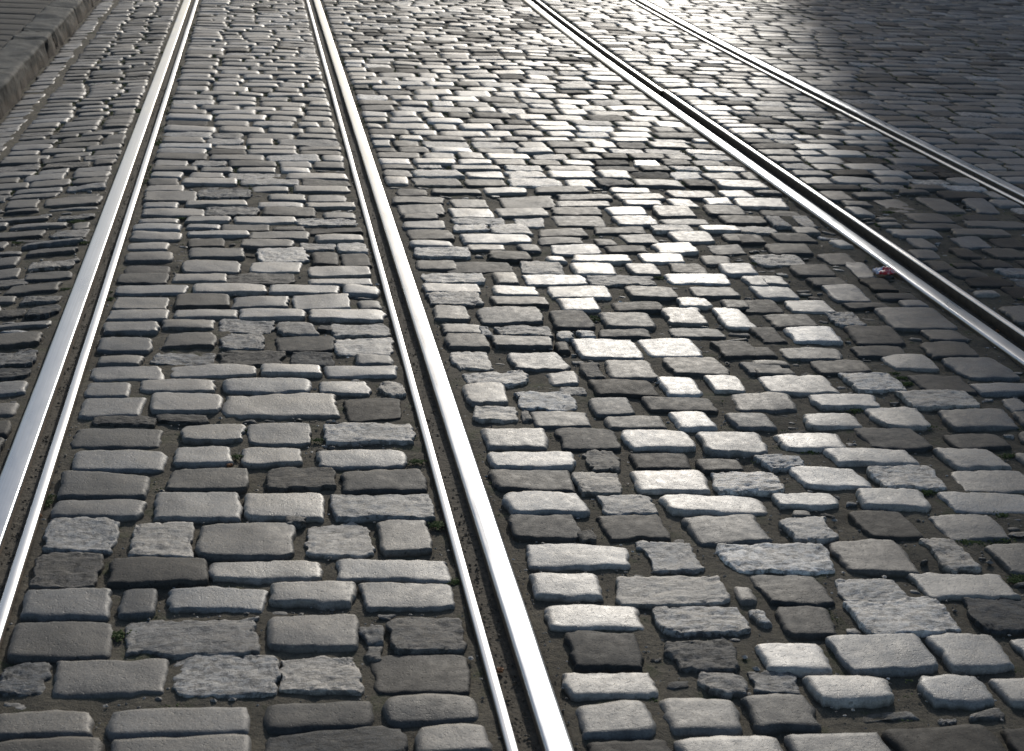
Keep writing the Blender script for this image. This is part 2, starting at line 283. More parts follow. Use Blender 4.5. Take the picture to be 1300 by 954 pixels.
# traced positions: per tile, 'xl xr yt yb tone[r]' in enlarged photo pixels (x 3.714)
T = {
'A': (0, 640, """210 560 78 210 6r|610 905 88 240 6r|100 490 235 385 3.5r|515 985 260 375 3|60 525 400 530 5|570 735 390 515 4|800 1240 390 490 6|10 530 550 720 4|600 1210 535 695 5r|-60 240 742 890 4r|255 785 735 890 5|815 1300 712 890 6r"""),
'B': (300, 640, """-165 275 95 250 4.5|-110 395 262 355 7|325 640 80 230 6.5r|680 925 80 215 5|225 330 58 105 4r|475 1010 255 350 7|165 550 370 465 6.5|590 1015 372 485 6|155 580 520 675 5|590 700 575 650 4r|600 700 660 735 4r|720 1095 535 690 3.8r|205 580 705 880 6.5r|640 1110 700 880 3"""),
'C': (600, 640, """185 520 55 155 3.5|590 920 50 155 3.2|500 600 120 170 3r|980 1430 55 185 4.3|240 740 185 285 8|780 1090 180 315 6r|1165 1720 190 310 9r|270 610 325 430 8|665 1215 340 465 6.5r|1225 1290 385 460 5|340 815 468 580 9|845 1330 480 605 6r|425 810 600 765 2.6|840 905 690 750 6|920 1255 645 770 3.6r|450 850 795 890 8|1090 1290 790 870 5r|1300 1560 790 880 5r"""),
'D': (950, 640, """155 450 52 170 7r|450 850 25 155 3.2|860 1250 55 155 5|375 810 170 315 4.5|800 1110 165 305 5.5r|1110 1500 185 320 4.3|5 405 335 465 3.3|365 790 335 465 6.8r|760 1290 320 430 8|20 100 500 560 7r|115 440 480 615 3.4|440 1010 455 605 8r|1000 1450 450 590 3.2r|0 420 635 795 9|355 910 620 790 6.3|850 1260 620 775 7.3|1240 1650 625 790 7.5|270 690 815 930 9|820 1100 810 930 8|1120 1500 815 940 8"""),
'E': (0, 440, """-60 120 160 230 5|-70 90 258 330 4.3|-110 70 345 430 2.8|-120 30 440 520 3|425 690 45 97 4.5|718 1005 22 82 4.8r|395 770 92 160 5.5|815 1205 85 135 6.5|375 620 167 237 5|645 1020 150 215 5.5|1060 1458 152 212 6.5|345 680 240 325 5.3|710 1040 218 308 5.8|1068 1585 222 318 6.2|450 740 328 370 3r|760 985 312 350 3r|355 770 380 470 3.8|860 1150 360 443 5.3|345 780 485 580 5.3|815 1090 470 555 6.2|275 705 600 715 3.8|790 1175 570 680 3.8|230 685 718 812 4.8|730 1135 685 808 5.8"""),
'F': (300, 440, """-70 220 25 82 3.2r|255 465 20 85 3.2r|545 755 30 90 4.8|125 400 85 132 7|425 760 85 135 7|370 630 148 225 7|690 805 165 225 5.3r|510 785 240 340 2.5|785 840 260 310 4r|60 355 360 455 5.2|425 835 365 445 6.3r|30 305 470 550 6.6|345 820 470 570 7|150 465 565 665 3.2r|500 915 585 680 3.2|50 412 688 803 7.2|445 945 693 805 5.3r|1010 1215 20 100 6.3r|1050 1390 112 180 6.8r"""),
'G': (600, 440, """-35 155 180 268 6|5 215 282 347 7r|40 355 385 470 5.8|65 495 497 570 8|105 480 582 675 3.3|155 545 690 785 7.3|165 455 30 105 4.6|600 890 60 152 4.7|890 1215 55 132 3.7|1240 1510 60 132 3.9|500 610 80 150 3.5r|350 515 118 175 5.8|390 550 182 225 4.6r|545 880 165 235 2.6|870 1075 143 227 9.3|1090 1290 138 215 9|195 485 207 290 6.5r|545 765 237 320 4.2|780 1180 230 310 3.2|1205 1535 215 300 4.3|270 575 300 378 4.2|215 290 300 350 4r|615 910 325 388 4.3|915 1160 310 393 9|1195 1440 312 380 4.6|390 700 385 480 3|700 1055 392 478 9.6|1055 1400 398 500 7|365 405 410 455 6r|510 705 490 580 4r|740 1035 500 572 2.6|1035 1300 525 592 3.2|480 720 600 690 5.5r|755 1120 580 680 9|1120 1478 597 680 9r|580 870 700 785 6.3r|890 1405 692 780 9.2"""),
'H': (950, 440, """0 245 97 137 4|0 220 58 92 4.1|130 470 0 65 4.6|450 790 -8 52 3.2|260 625 58 135 3.2|615 905 37 105 7|905 1290 50 145 4.8|30 430 135 215 8|440 740 130 205 8r|725 1125 115 235 3.2|260 670 215 298 8|685 1100 208 280 6.6r|30 300 510 583 7.2r|215 575 308 390 8|550 885 285 375 7|890 1270 293 385 4.7|120 500 397 497 9|480 875 378 477 3.2|890 1270 393 485 3.2|1205 1330 240 300 6|1265 1500 400 480 4|330 835 478 560 8.5|875 1245 480 568 7|1250 1500 500 570 5|190 580 567 655 9.5|555 935 562 660 8r|925 1400 575 685 6.1|100 440 690 748 9|500 870 678 762 8.5|890 1400 685 780 6.6"""),
'I': (0, 240, """40 285 8 52 4.5|290 480 10 50 3|205 480 28 85 4.3|30 195 45 95 4|220 470 75 105 4.5|20 190 92 120 3.5|-60 245 120 162 4|270 440 110 145 4r|55 325 148 190 5|-80 35 162 190 5|-40 215 190 235 3.5|240 410 187 232 4.3r|100 380 238 275 4.6|-70 45 245 285 4|120 365 275 318 3.6|-40 100 292 318 4|-60 105 322 370 4|135 360 322 375 5r|130 345 382 435 3.6|-90 110 372 430 4.2|20 290 438 498 3.2|90 290 495 545 4r|-60 75 505 540 4.2|-60 130 560 610 3r|135 265 550 605 3r|-60 235 612 660 5|-60 190 665 745 3.6|-60 185 750 835 4r|-80 150 838 900 3r|680 930 12 55 4.6|930 1180 0 40 4r|670 850 60 92 5.6|885 1160 55 78 6|660 965 90 128 5|960 1215 85 125 4r|650 840 138 160 6|880 1085 128 155 6|870 1045 158 185 5.5|1045 1275 163 195 3.5|620 850 165 195 6|600 850 210 240 6|880 1180 195 222 7|590 800 250 285 6|890 1060 235 275 3.2|900 1145 280 325 4|570 820 297 345 4.2|555 825 348 408 3|865 1130 340 390 5|540 795 398 445 3.3|820 1068 402 438 6|535 885 448 495 5.6|920 1250 447 490 6.5|535 805 505 568 4.3|835 1080 498 555 3.2|480 800 567 620 5.5|825 1115 565 607 6.2|470 740 627 675 5|765 1010 615 660 4.6|1040 1285 615 672 5r|445 718 700 765 4.6|780 1010 678 740 3.6|1065 1230 688 750 5r"""),
'J': (300, 240, """150 325 25 58 4.6|340 520 28 60 5|100 310 60 85 7|335 560 62 88 6|130 375 88 130 3.2|420 570 105 142 4.2|-5 280 130 160 7|290 570 140 172 5.5r|170 340 172 205 3|340 600 185 212 2.6|70 335 200 235 4.2|375 610 218 248 6|20 255 238 270 4|280 470 245 285 5.5r|470 630 252 295 6r|85 345 270 350 7.3r|355 485 300 360 2.6|490 635 305 362 3|65 300 342 390 7|340 635 368 408 7|325 655 415 452 7|-30 275 400 438 3.6r|165 475 450 487 7|505 685 455 497 6.5|-10 245 507 558 5|270 530 502 562 6|560 695 515 570 4.2|20 318 567 610 7|345 700 568 615 7|205 370 632 682 4.6r|375 460 640 670 3r|455 740 630 690 5.3r|190 460 690 765 2.6|470 755 700 772 7r|745 905 0 30 3.2|920 1140 0 20 3.6|740 980 38 68 3.7|755 985 73 112 3.7|1005 1190 47 85 4.6|1005 1210 92 130 6|775 960 120 146 3.7|780 990 148 185 4.7|1020 1265 135 162 6.5r|1020 1190 164 195 7r|1200 1390 170 206 7r|800 1030 190 235 3.2|1055 1390 210 250 7|815 1030 240 272 7|840 1100 275 318 6r|1070 1290 253 290 4.6|850 1060 325 385 3.6|860 1180 392 440 6.5r|870 1155 443 484 7.5|895 1160 487 540 5.2r|905 1110 552 615 4.2|945 1180 625 678 4.4|985 1200 680 750 3.8"""),
'K': (600, 240, """110 360 88 130 4.7|120 400 35 85 3.6|50 260 -8 18 7|285 545 -8 20 4|400 660 24 50 4|385 660 52 82 5|670 910 18 48 6|915 1150 8 42 4.2|1150 1330 0 36 9|705 905 50 80 6|910 1070 43 78 7|1080 1235 40 74 8.5|1255 1400 45 85 6|370 610 85 122 3.6|620 830 83 122 9|845 1065 83 133 4.6|1075 1300 76 122 3.6|180 360 130 182 6.6r|370 635 128 175 3.6|655 880 125 168 6.6|880 1125 136 165 4.6|1155 1400 124 163 3|305 545 183 220 3.2|560 830 180 212 3.2|820 1060 168 205 8r|1070 1290 167 202 8.5|290 540 225 265 3.7|555 700 225 272 3.1|700 880 214 258 4.1|910 1140 200 250 6.5|1145 1400 206 250 3.6|210 330 258 293 4.2|360 610 262 307 7|615 840 268 303 3.1|835 1070 255 303 8|1100 1300 260 303 3.6|70 280 295 338 3|335 445 313 348 8|460 765 310 347 9|775 1010 305 343 9|1060 1250 313 358 4.2|-130 190 342 388 2.7|215 440 340 400 6r|460 680 350 402 9|725 895 352 403 4.6|910 1120 350 396 3.6|1150 1350 355 403 7.5|90 225 395 450 4.2|240 530 402 445 9|530 865 406 450 5r|900 1225 398 443 9|1245 1420 405 465 6|85 320 455 500 8|340 670 450 517 7|705 990 458 518 4|1015 1260 458 508 4.1|90 350 508 550 3.6|385 625 505 575 7.5|625 930 522 580 3.1|935 1150 507 560 9|1150 1330 515 570 3.6|20 340 557 628 4.1|375 570 575 655 3.1|590 870 583 653 4.1|885 1110 563 633 6|1120 1345 560 645 10|890 1220 640 702 4.1|570 860 657 705 3.1|385 490 668 712 6r|490 560 665 703 7r|465 800 706 790 7|775 1090 700 787 9|385 440 718 765 3.1|100 380 645 690 5r|20 95 640 690 5.5r|90 375 694 745 4.2|1105 1390 710 797 3.1"""),
'L': (950, 240, """-90 220 40 90 8|30 280 96 130 3|75 205 133 178 5r|208 310 125 175 5r|-60 155 174 212 6r|200 340 180 210 4.6|-60 95 215 255 3|100 330 213 250 3|70 310 256 305 3|5 275 310 355 6r|300 545 298 358 3.6|445 600 342 408 5.6|190 420 360 410 3.6|250 500 413 465 3|520 720 418 478 2.6|0 215 400 456 5.6|5 260 458 512 6|335 590 455 523 5|600 810 485 518 3|160 415 522 580 8|-60 155 526 580 3|425 690 530 568 3|690 865 520 556 5|70 340 587 645 3.6|355 575 575 643 5.3r|590 985 560 655 4.6|20 185 652 720 3|160 450 650 722 9|440 750 647 725 3|800 1050 662 712 3.7|800 1100 718 790 3.7|0 100 745 792 3.2|330 500 8 52 4|485 680 14 42 4|695 860 0 20 4|585 820 45 110 4.6|790 1030 38 105 4.6|1010 1200 50 110 5|450 600 85 125 5.6|725 990 112 158 4|990 1200 118 148 3|430 590 55 82 4|1010 1330 152 183 4.6|740 1010 162 186 4|650 920 189 225 5.6|945 1240 188 222 5|740 905 230 278 5|950 1155 226 272 5|1120 1330 228 272 3|750 920 284 325 4.6|935 1110 278 325 3|1090 1330 280 325 3.6|800 1015 332 393 3.6|1050 1260 330 368 3|1250 1400 332 372 3|915 1165 372 425 3.6|1160 1350 376 406 5.3r|980 1280 412 466 2.5|1205 1380 462 515 1.6|1170 1450 550 640 5"""),
}
RX = dict(L=(-.587, -.530, -.495, -.472), R=(.402, .421, .465, .515), P=(2.250, 2.303, 2.378, 2.402), Q=(3.262, 3.282, 3.335, 3.396))
def off(Y):
    return .07*(np.maximum(np.asarray(Y)-9., 0)/5)**2
KX = -1.24     # kerb foot
traced = []
for tile, (ox, oy, s) in T.items():
    for row in s.split("|"):
        f = row.split(); rough = f[4].endswith('r'); tone = float(f[4].rstrip('r'))
        xl, xr, yt, yb = (float(q)/3.714 for q in f[:4])
        xl += ox; xr += ox; yt += oy; yb += oy; hh = yb-yt
        xc, yc = (xl+xr)/2, (yt+yb)/2; wd = xr-xl
        k = (xc-325)/(yc+237)*random.uniform(.75, 1.15)
        ks = abs(k)*hh
        ks = min(ks, wd*.45)
        left = xc < 230-.34*yc*1.0
        sl = random.uniform(-.012, .012)+(-.085 if left else 0.0)
        if not left and xc < 560: sl -= .012*max(0, (yc-450)/400)
        hcut = abs(sl)*wd*.5 if left else 0
        if k > 0: c = [(xl, yt), (xr-ks, yt), (xr, yb), (xl+ks, yb)]
        else: c = [(xl+ks, yt), (xr, yt), (xr-ks, yb), (xl, yb)]
        c2 = []
        for i, (x, y) in enumerate(c):
            y = y+(hcut if i < 2 else -hcut)+sl*(x-xc)
            c2.append((x+random.uniform(-1, 1)*.02*wd, y+random.uniform(-1, 1)*.045*hh))
        xm, ym = sum(a for a, _ in c2)/4, sum(b for _, b in c2)/4
        q = [unp(xm+(x-xm)*1.055, ym+(y-ym)*1.07) for x, y in c2]
        traced.append(dict(q=q, tone=tone, rough=float(rough), c=(xc, yc), box=(xl, xr, yt, yb)))
# keep clear of the rails
def zone(x, Y):
    o = float(off(Y))
    if x < -.55: return 0
    if x < .45: return 1
    if x < 2.30+o: return 2
    if x < 3.32+o: return 3
    return 4
ZB = [(-1.10, RX['L'][0]-.018), (RX['L'][3]+.018, RX['R'][0]-.016), (RX['R'][3]+.022, RX['P'][0]-.016), (RX['P'][3]+.016, RX['Q'][0]-.014), (RX['Q'][3]+.016, 10.5)]
keep = []
for t in traced:
    q = np.array(t['q']); z = zone(q[:, 0].mean(), q[:, 1].mean()); t['z'] = z
    lo, hi = ZB[z]; lo = -1.22 if z == 0 else lo
    q[:, 0] = np.clip(q[:, 0], lo, hi)
    if q[:, 0].max()-q[:, 0].min() < .02: continue
    t['q'] = q; keep.append(t)
traced = keep
# occupancy raster, 1 cm
OX, OY, OC = -1.6, 1.2, .005; occ = np.zeros((1240, 1400), bool)
def cells(q, grow=0.):
    q = np.asarray(q); c = q.mean(0); q = c+(q-c)*(1+grow)
    n = max(2, int(np.ptp(q[:, 0])/OC*1.3)+1); m = max(2, int(np.ptp(q[:, 1])/OC*1.3)+1); a, b_ = np.meshgrid(np.linspace(0, 1, n), np.linspace(0, 1, m)); a = a.ravel()[:, None]; b_ = b_.ravel()[:, None]
    p = (1-b_)*((1-a)*q[3]+a*q[2])+b_*((1-a)*q[0]+a*q[1])
    i = ((p[:, 0]-OX)/OC).astype(int); j = ((p[:, 1]-OY)/OC).astype(int)
    ok = (i >= 0) & (j >= 0) & (i < occ.shape[0]) & (j < occ.shape[1])
    return i[ok], j[ok], len(p)
def busy(q):
    i, j, n = cells(q, -.06); return occ[i, j].sum()/n
def fill(q):
    i, j, n = cells(q, .04); occ[i, j] = True
for t in sorted(traced, key=lambda t: -t['c'][1]):
    q = t['q']
    for it in range(9):
        if busy(q) < .022: break
        c = q.mean(0); q = c+(q-c)*np.array([.985, .97])
    t['q'] = q; fill(q)
# settle each sett against its neighbours: push a side outwards while the joint beside it stays open
for it in range(4):
    for t in traced:
        q = t['q']
        for (i, j, dx, dy, lim) in ((0, 3, -1, 0, 4), (1, 2, 1, 0, 4), (0, 1, 0, 1, 2), (3, 2, 0, -1, 2)):
            if it >= lim: continue
            d = np.array([dx, dy])*.0055; g0, g1 = q[[i, j]]+d*.9, q[[i, j]]+d*2.5
            in0 = q.mean(0)
            g0 = g0+(in0-g0)*np.array([.12*abs(dy), .12*abs(dx)]); g1 = g1+(in0-g1)*np.array([.12*abs(dy), .12*abs(dx)])
            st = np.array([g0[0], g0[1], g1[1], g1[0]])
            ii, jj, n = cells(st)
            if n and occ[ii, jj].sum()/n < .04:
                lo, hi = ZB[t['z']]; lo = -1.22 if t['z'] == 0 else lo
                nq = q[[i, j]]+d
                if nq[:, 0].min() < lo or nq[:, 0].max() > hi: continue
                q[[i, j]] = nq; fill(q)

ORD = ("first second third fourth fifth sixth seventh eighth ninth tenth eleventh twelfth thirteenth fourteenth fifteenth sixteenth "
       "seventeenth eighteenth nineteenth twentieth").split()
TENS = {2: ("twentieth", "twenty"), 3: ("thirtieth", "thirty"), 4: ("fortieth", "forty"), 5: ("fiftieth", "fifty")}
def ordn(i):
    if i <= 20: return ORD[i-1]
    t, u = divmod(i, 10); return TENS[t][0] if u == 0 else TENS[t][1]+"-"+ORD[u-1]
def img_area(t):
    xl, xr, yt, yb = t['box']; xl, xr = max(0, xl), min(1300, xr); yt, yb = max(0, yt), min(864, yb)
    return max(0, xr-xl)*max(0, yb-yt)
vis = [t for t in traced if img_area(t) > 0]
# rows are counted upward from the bottom edge of the photograph, inside each strip
for z in range(5):
    zs = sorted([t for t in vis if t['z'] == z], key=lambda t: -t['c'][1]); rows = []
    for t in zs:
        for r in rows[-2:]:
            if all(min(t['box'][1], m['box'][1])-max(t['box'][0], m['box'][0]) < 6 for m in r) and abs(np.mean([m['c'][1] for m in r])-t['c'][1]) < .55*(t['box'][3]-t['box'][2]+6):
                r.append(t); break
        else: rows.append([t])
    for i, r in enumerate(rows):
        for j, t in enumerate(sorted(r, key=lambda t: t['c'][0])): t['row'] = i+1; t['col'] = j+1; t['n'] = len(r)
vis.sort(key=lambda t: -img_area(t))
single, rest = vis[:300], vis[300:]+[t for t in traced if img_area(t) <= 0]
ZN = ["left of the leftmost rail", "between the left track's rails", "between the two tracks", "between the right track's rails", "beyond the right track"]
ZG = ["setts between the kerb and the left track", "setts between the rails of the left track", "setts between the two tracks", "setts between the rails of the right track", "setts beyond the right track"]
def label(t):
    tn = t['tone']; xl, xr, yt, yb = t['box']
    a = "dark" if tn < 3.55 else "mid-grey" if tn < 5.4 else "pale grey" if tn < 7.4 else "bright"
    b_ = "pitted" if t['rough'] else "smooth"
    rel = (xr-xl)/max(1, (yc_scale(t)))
    c = " long" if rel > .21 else " short" if rel < .125 else ""
    c = "" if len((ordn(t['row'])+ZN[t['z']]).split()) > 6 else c
    if t['n'] == 1: p = "alone"
    elif t['col'] == 1: p = "leftmost"
    elif t['col'] == t['n']: p = "rightmost"
    else: p = ordn(t['col'])+" along"
    o_ = ordn(t['row']); s_ = f"{a} {b_}{c} sett, {p} in the {o_} row up, {ZN[t['z']]}"
    if len(s_.replace('-', ' ').replace("'", ' ').split()) > 16: s_ = f"{a} {b_} sett, {p} in {o_} row up, {ZN[t['z']]}"
    if len(s_.replace('-', ' ').replace("'", ' ').split()) > 16: s_ = s_.replace("mid-grey", "grey")
    if len(s_.replace('-', ' ').replace("'", ' ').split()) > 16: s_ = s_.replace("pale grey", "pale")
    if len(s_.replace('-', ' ').replace("'", ' ').split()) > 16: s_ = s_.replace(" smooth", "").replace(" pitted", "")
    return s_
def yc_scale(t): return (t['c'][1]+237)
Qs = np.array([t['q'] for t in single]); S = style([t['tone'] for t in single], [t['rough'] for t in single])
V, A, FQ = stones(Qs, 38, 22, None, None, S)
for i, t in enumerate(single):
    c = Qs[i].mean(0); v = V[i].copy(); v[:, 0] -= c[0]; v[:, 1] -= c[1]
    o = mesh_obj("stone_sett", v, FQ, STONE, attrs={k: A[k][i] for k in A})
    o.location = (c[0], c[1], 0)
    o["label"] = label(t); o["category"] = "paving stone"; o["group"] = ZG[t['z']]

def pack(V, A, FQ):
    N, P, _ = V.shape
    return V.reshape(-1, 3), {k: a.ravel() for k, a in A.items()}, (FQ[None]+np.arange(N)[:, None, None]*P).reshape(-1, 4)
PK = []
Qr = np.array([t['q'] for t in rest]); S = style([t['tone'] for t in rest], [t['rough'] for t in rest])
PK.append(pack(*stones(Qr, 20, 12, None, None, S)))

# all other setts, laid in courses strip by strip
def course(lo, hi, y0, y1, skew, wmin, wmax, pitch, tmu, tsd, prough, curved):
    out = []; y = y0
    while y < y1:
        p = random.uniform(*pitch)*(1+.30*min(1, max(0, (y-5.5)/3.5))*(lo > -.9)); x = lo+random.uniform(-.1, 0) if hi-lo > 1.5 else lo
        while x < hi-.05:
            wd = random.uniform(wmin, wmax)
            if x+wd > hi-.05: wd = hi-x
            if wd > wmax*1.25: wd = wd/2
            g = random.uniform(.007, .022); gy = random.uniform(.002, .008)
            xs = (x+g/2, x+wd-g/2); yy = y+skew*((x+wd/2)-(lo+hi)/2 if hi-lo < 1.5 else 0)+.035*float(vnoise(np.array(x*1.1), np.array(y*.7), 3))
            o = float(off(yy)) if curved else 0.
            if curved == 2: o = 0. if x < .7 else o*min(1, (x-.5)/1.7)
            j = lambda s=.004: random.uniform(-s, s)
            sk = skew*wd/2; rr = -.012*wd/.18
            q = [(xs[0]+o+j(), yy+p-gy/2-sk+j(.006)), (xs[1]+o+j(), yy+p-gy/2+sk+j(.006)), (xs[1]+o+j(), yy+gy/2+sk+j(.006)), (xs[0]+o+j(), yy+gy/2-sk+j(.006))]
            x += wd
            q = np.array(q); q[:, 0] = np.clip(q[:, 0], lo+(o if hi > 2.5 and lo > 1 else 0), hi+(float(off(yy)) if curved else 0)); cx, cy = q.mean(0)
            if q[:, 0].max()-q[:, 0].min() < .04: continue
            if cy > 7.9 and cx > 3.3 + (cy-2)*.55: continue
            if cx < 4.4 and cy < 8 and busy(q) > .10: continue
            if lo > -1.2 and cx < -1.10 : continue
            if cy < 8: fill(q)
            out.append((q, random.gauss(tmu, tsd), float(random.random() < prough), lo < -1.2))
        y += p
    return out
PR = []
PR += course(KX+.012, -1.105, 1.6, 22, .55, .12, .14, (.095, .13), 5.6, .5, .05, 0)
PR += course(ZB[0][0]+.01, ZB[0][1], 1.6, 22, .42, .13, .20, (.09, .135), 4.3, .7, .15, 0)
PR += course(ZB[1][0], ZB[1][1], 1.6, 22, .0, .13, .27, (.085, .135), 5.2, 1.1, .22, 0)
PR += course(ZB[2][0], ZB[2][1], 1.6, 22, .0, .13, .24, (.10, .15), 5.2, 1.9, .2, 2)
PR += course(ZB[3][0], ZB[3][1], 1.6, 22, .0, .13, .24, (.10, .15), 5.3, 1.7, .25, 1)
PR += course(ZB[4][0], ZB[4][1], 3.0, 22, .0, .16, .28, (.115, .16), 4.9, .8, .1, 1)
for k in range(9000):
    z = random.choice((0, 1, 1, 2, 2, 2, 3)); lo, hi = ZB[z]; lo = -1.08 if z == 0 else lo
    x = random.uniform(lo+.03, hi-.03); y = 1.7+5.5*random.random()**1.2
    wd, d = random.choice(((.21, .11), (.17, .10), (.14, .09), (.11, .075), (.09, .06)))
    a = random.gauss(0, .06)+(.35 if z == 0 else 0); ca, sa = math.cos(a), math.sin(a)
    q = np.array([(x+ca*u-sa*v, y+sa*u+ca*v) for u, v in ((-wd/2, d/2), (wd/2, d/2), (wd/2, -d/2), (-wd/2, -d/2))])
    if q[:, 0].min() < lo or q[:, 0].max() > hi or busy(q) > .035: continue
    fill(q); PR.append((q, random.gauss(4.6, 1.1), float(random.random() < .35), False))
print("procedural setts", len(PR))
near = [p for p in PR if p[0].mean(0)[1] < 7.5]; far = [p for p in PR if p[0].mean(0)[1] >= 7.5]
for grp, nu, nv in ((near, 16, 10), (far, 10, 7)):
    S = style(np.clip([p[1] for p in grp], 2.3, 9.5), [p[2] for p in grp])
    gu = np.array([p[3] for p in grp]); S['bev'] = np.where(gu, .004, S['bev']); S['z'] = np.where(gu, S['z']-.004, S['z']); S['dome'] = np.where(gu, .001, S['dome']); g4 = np.array([p[0].mean(0)[0] > 3.4 for p in grp]); S['bev'] = np.where(g4, S['bev']*.7, S['bev'])
    PK.append(pack(*stones(np.array([p[0] for p in grp]), nu, nv, None, None, S)))
def merge(PK):
    n = 0; Vs, Fs, As = [], [], {k: [] for k in PK[0][1]}
    for v, a, f in PK:
        Vs.append(v); Fs.append(f+n); n += len(v)
        for k in As: As[k].append(a[k])
    return np.concatenate(Vs), np.concatenate(Fs), {k: np.concatenate(v) for k, v in As.items()}
Vm, Fm, Am = merge(PK)
o = mesh_obj("sett_paving", Vm, Fm, STONE, attrs=Am); o["kind"] = "stuff"
o["label"] = "smaller and farther grey setts filling the street around the rails"

# stone chips wedged into the wider gaps
CH = []
for k in range(60000):
    z = random.choice((0, 1, 1, 2, 2, 2, 3)); lo, hi = ZB[z]; lo = -1.08 if z == 0 else lo
    big = k < 25000
    x = random.uniform(lo, hi); y = 1.7+5.5*random.random()**1.3
    wd = random.uniform(.04, .12) if big else random.uniform(.018, .05); d = random.uniform(.016, .04) if big else wd*random.uniform(.4, .7)
    a = random.gauss(0, .3); ca, sa = math.cos(a), math.sin(a)
    q = np.array([(x+ca*u-sa*v, y+sa*u+ca*v) for u, v in ((-wd/2, d/2), (wd/2, d/2), (wd/2, -d/2), (-wd/2, -d/2))])
    if q[:, 0].min() < lo or q[:, 0].max() > hi: continue
    i, j, n = cells(q, .1)
    if occ[i, j].any(): continue
    if not big and random.random() < .5: continue
    fill(q); CH.append((q, random.gauss(5.0, 1.0), float(random.random() < .7)))
print("chips", len(CH))
S = style(np.clip([c[1] for c in CH], 2.5, 8), [c[2] for c in CH]); S['z'] -= .0078; S['bev'] = np.full(len(CH), .0045); S['dome'] *= .5
S['tx'] *= 2; S['ty'] *= 2; S['warp'] *= 1.3; S['corner'] += .10
v, a, f = pack(*stones(np.array([c[0] for c in CH]), 9, 7, None, None, S))
o = mesh_obj("stone_rubble", v, f, STONE, attrs=a); o["kind"] = "stuff"; o["label"] = "broken stone chips wedged into the joints between setts"

# ------------------------------------------------------------------ ground, one sheet
def spaced():
    fine = np.arange(-1.30, 3.6, .022); extra = []
    for k in ('L', 'R', 'P', 'Q'):
        a, b_ = RX[k][0]+.004, RX[k][3]-.004; extra += [a-.003, a, b_, b_+.003]
    fine = np.array([x for x in fine if all(abs(x-e) > .006 for e in extra)]+extra)
    out = [fine]; x = 3.6; s = .05
    while x < 900: out.append([x]); x += s; s = s*1.12
    x = -1.30; s = .05
    while x > -900: x -= s; s *= 1.25; out.append([x])
    return np.sort(np.concatenate(out))
gx = spaced(); ys = list(np.arange(1.4, 7.6, .022)); s = .03; y = 7.6
while y < 900: ys.append(y); y += s; s = s*1.03
y = 1.4; s = .05
while y > -300: y -= s; s *= 1.25; ys.append(y)
gy = np.sort(np.array(ys))
GX, GY = np.meshgrid(gx, gy, indexing='ij')
wgt = np.clip((GX-.6)/1.6, 0, 1); X2 = GX+np.minimum(off(GY), 3)*wgt*np.where(GY < 40, 1, 1)
GZ = -.0105+.009*fbm(GX*6, GY*6, 21, 3)+.0035*fbm(GX*45, GY*45, 22, 2)
fade = np.clip(1-(np.abs(GY-6)-16)/10, 0, 1); GZ = GZ*fade-.012*(1-fade)
for k in ('L', 'R', 'P', 'Q'):
    ins = (GX > RX[k][0]+.003) & (GX < RX[k][3]-.003); GZ = np.where(ins, -.12, GZ)
GZ = np.where((GX < -1.04) & (GX > -1.13), np.maximum(GZ, -.0035+.002*fbm(GX*30, GY*30, 23, 2)), GZ)
GZ = np.where(GX < -1.27, -.05, GZ)
o = mesh_obj("ground", np.stack([X2, GY, GZ], -1).reshape(-1, 3), quad_faces(len(gx), len(gy)), GROUND); o["kind"] = "structure"
o["label"] = "sandy brown earth showing in the joints between the setts"

# grit lying in the joints
ico = np.array([(0, 0, 1), (.9, 0, .3), (.28, .85, .35), (-.72, .53, .3), (-.72, -.53, .35), (.28, -.85, .3), (0, 0, -.6)])
icf = [(0, 1, 2), (0, 2, 3), (0, 3, 4), (0, 4, 5), (0, 5, 1), (6, 2, 1), (6, 3, 2), (6, 4, 3), (6, 5, 4), (6, 1, 5)]
gv, gf, ga = [], [], []
def grit(x, y, z, r, al):
    b0 = len(gv)*0+sum(len(q) for q in gv); p = ico*np.array([random.uniform(.7, 1.3), random.uniform(.7, 1.3), random.uniform(.5, .9)])*r
    p = p*rng.uniform(.8, 1.2, (7, 1)); a = random.uniform(0, 6.3); c, s = math.cos(a), math.sin(a)
    p = np.stack([p[:, 0]*c-p[:, 1]*s+x, p[:, 0]*s+p[:, 1]*c+y, p[:, 2]+z], 1); return p
P_, A_ = [], []
for k in range(16000):
    y = 2.0+5*random.random()**1.6; x = random.uniform(-1.05, 3.2)
    i, j = int((x-OX)/OC), int((y-OY)/OC)
    if occ[i, j]: continue
    if any(RX[q][0]-.004 < x < RX[q][3]+.004 for q in RX): continue
    r = random.uniform(.0015, .0045) if random.random() < .93 else random.uniform(.005, .009)
    P_.append(grit(x, y, -.0070, r, 0)); A_.append(random.choice((.08, .12, .18, .28, .14)) if random.random() < .97 else .55)
for q in ('L', 'R', 'P', 'Q'):                       # and in the grooves
    g0, g1 = (RX[q][1], RX[q][2])
    for k in range(700):
        y = 2.0+7*random.random()**1.5; x = random.uniform(g0+.004, g1-.004)
        P_.append(grit(x+float(off(y))*(q in 'PQ'), y, -.0165 if q != 'P' else -.034, random.uniform(.0015, .0045), 0)); A_.append(random.choice((.04, .06, .1, .15)) if random.random() < .97 else .5)
n = len(P_); V_ = np.concatenate(P_); F_ = (np.array(icf)[None]+np.arange(n)[:, None, None]*7).reshape(-1, 3)
al = np.repeat(np.array(A_), 7)
o = mesh_obj("gravel", V_, F_, STONE, smooth=False, attrs=dict(alb=al, rgh=np.full(len(al), .6), grain=np.zeros(len(al)), spc=np.full(len(al), .3), tint=np.repeat(rng.uniform(.3, 1, n), 7)))
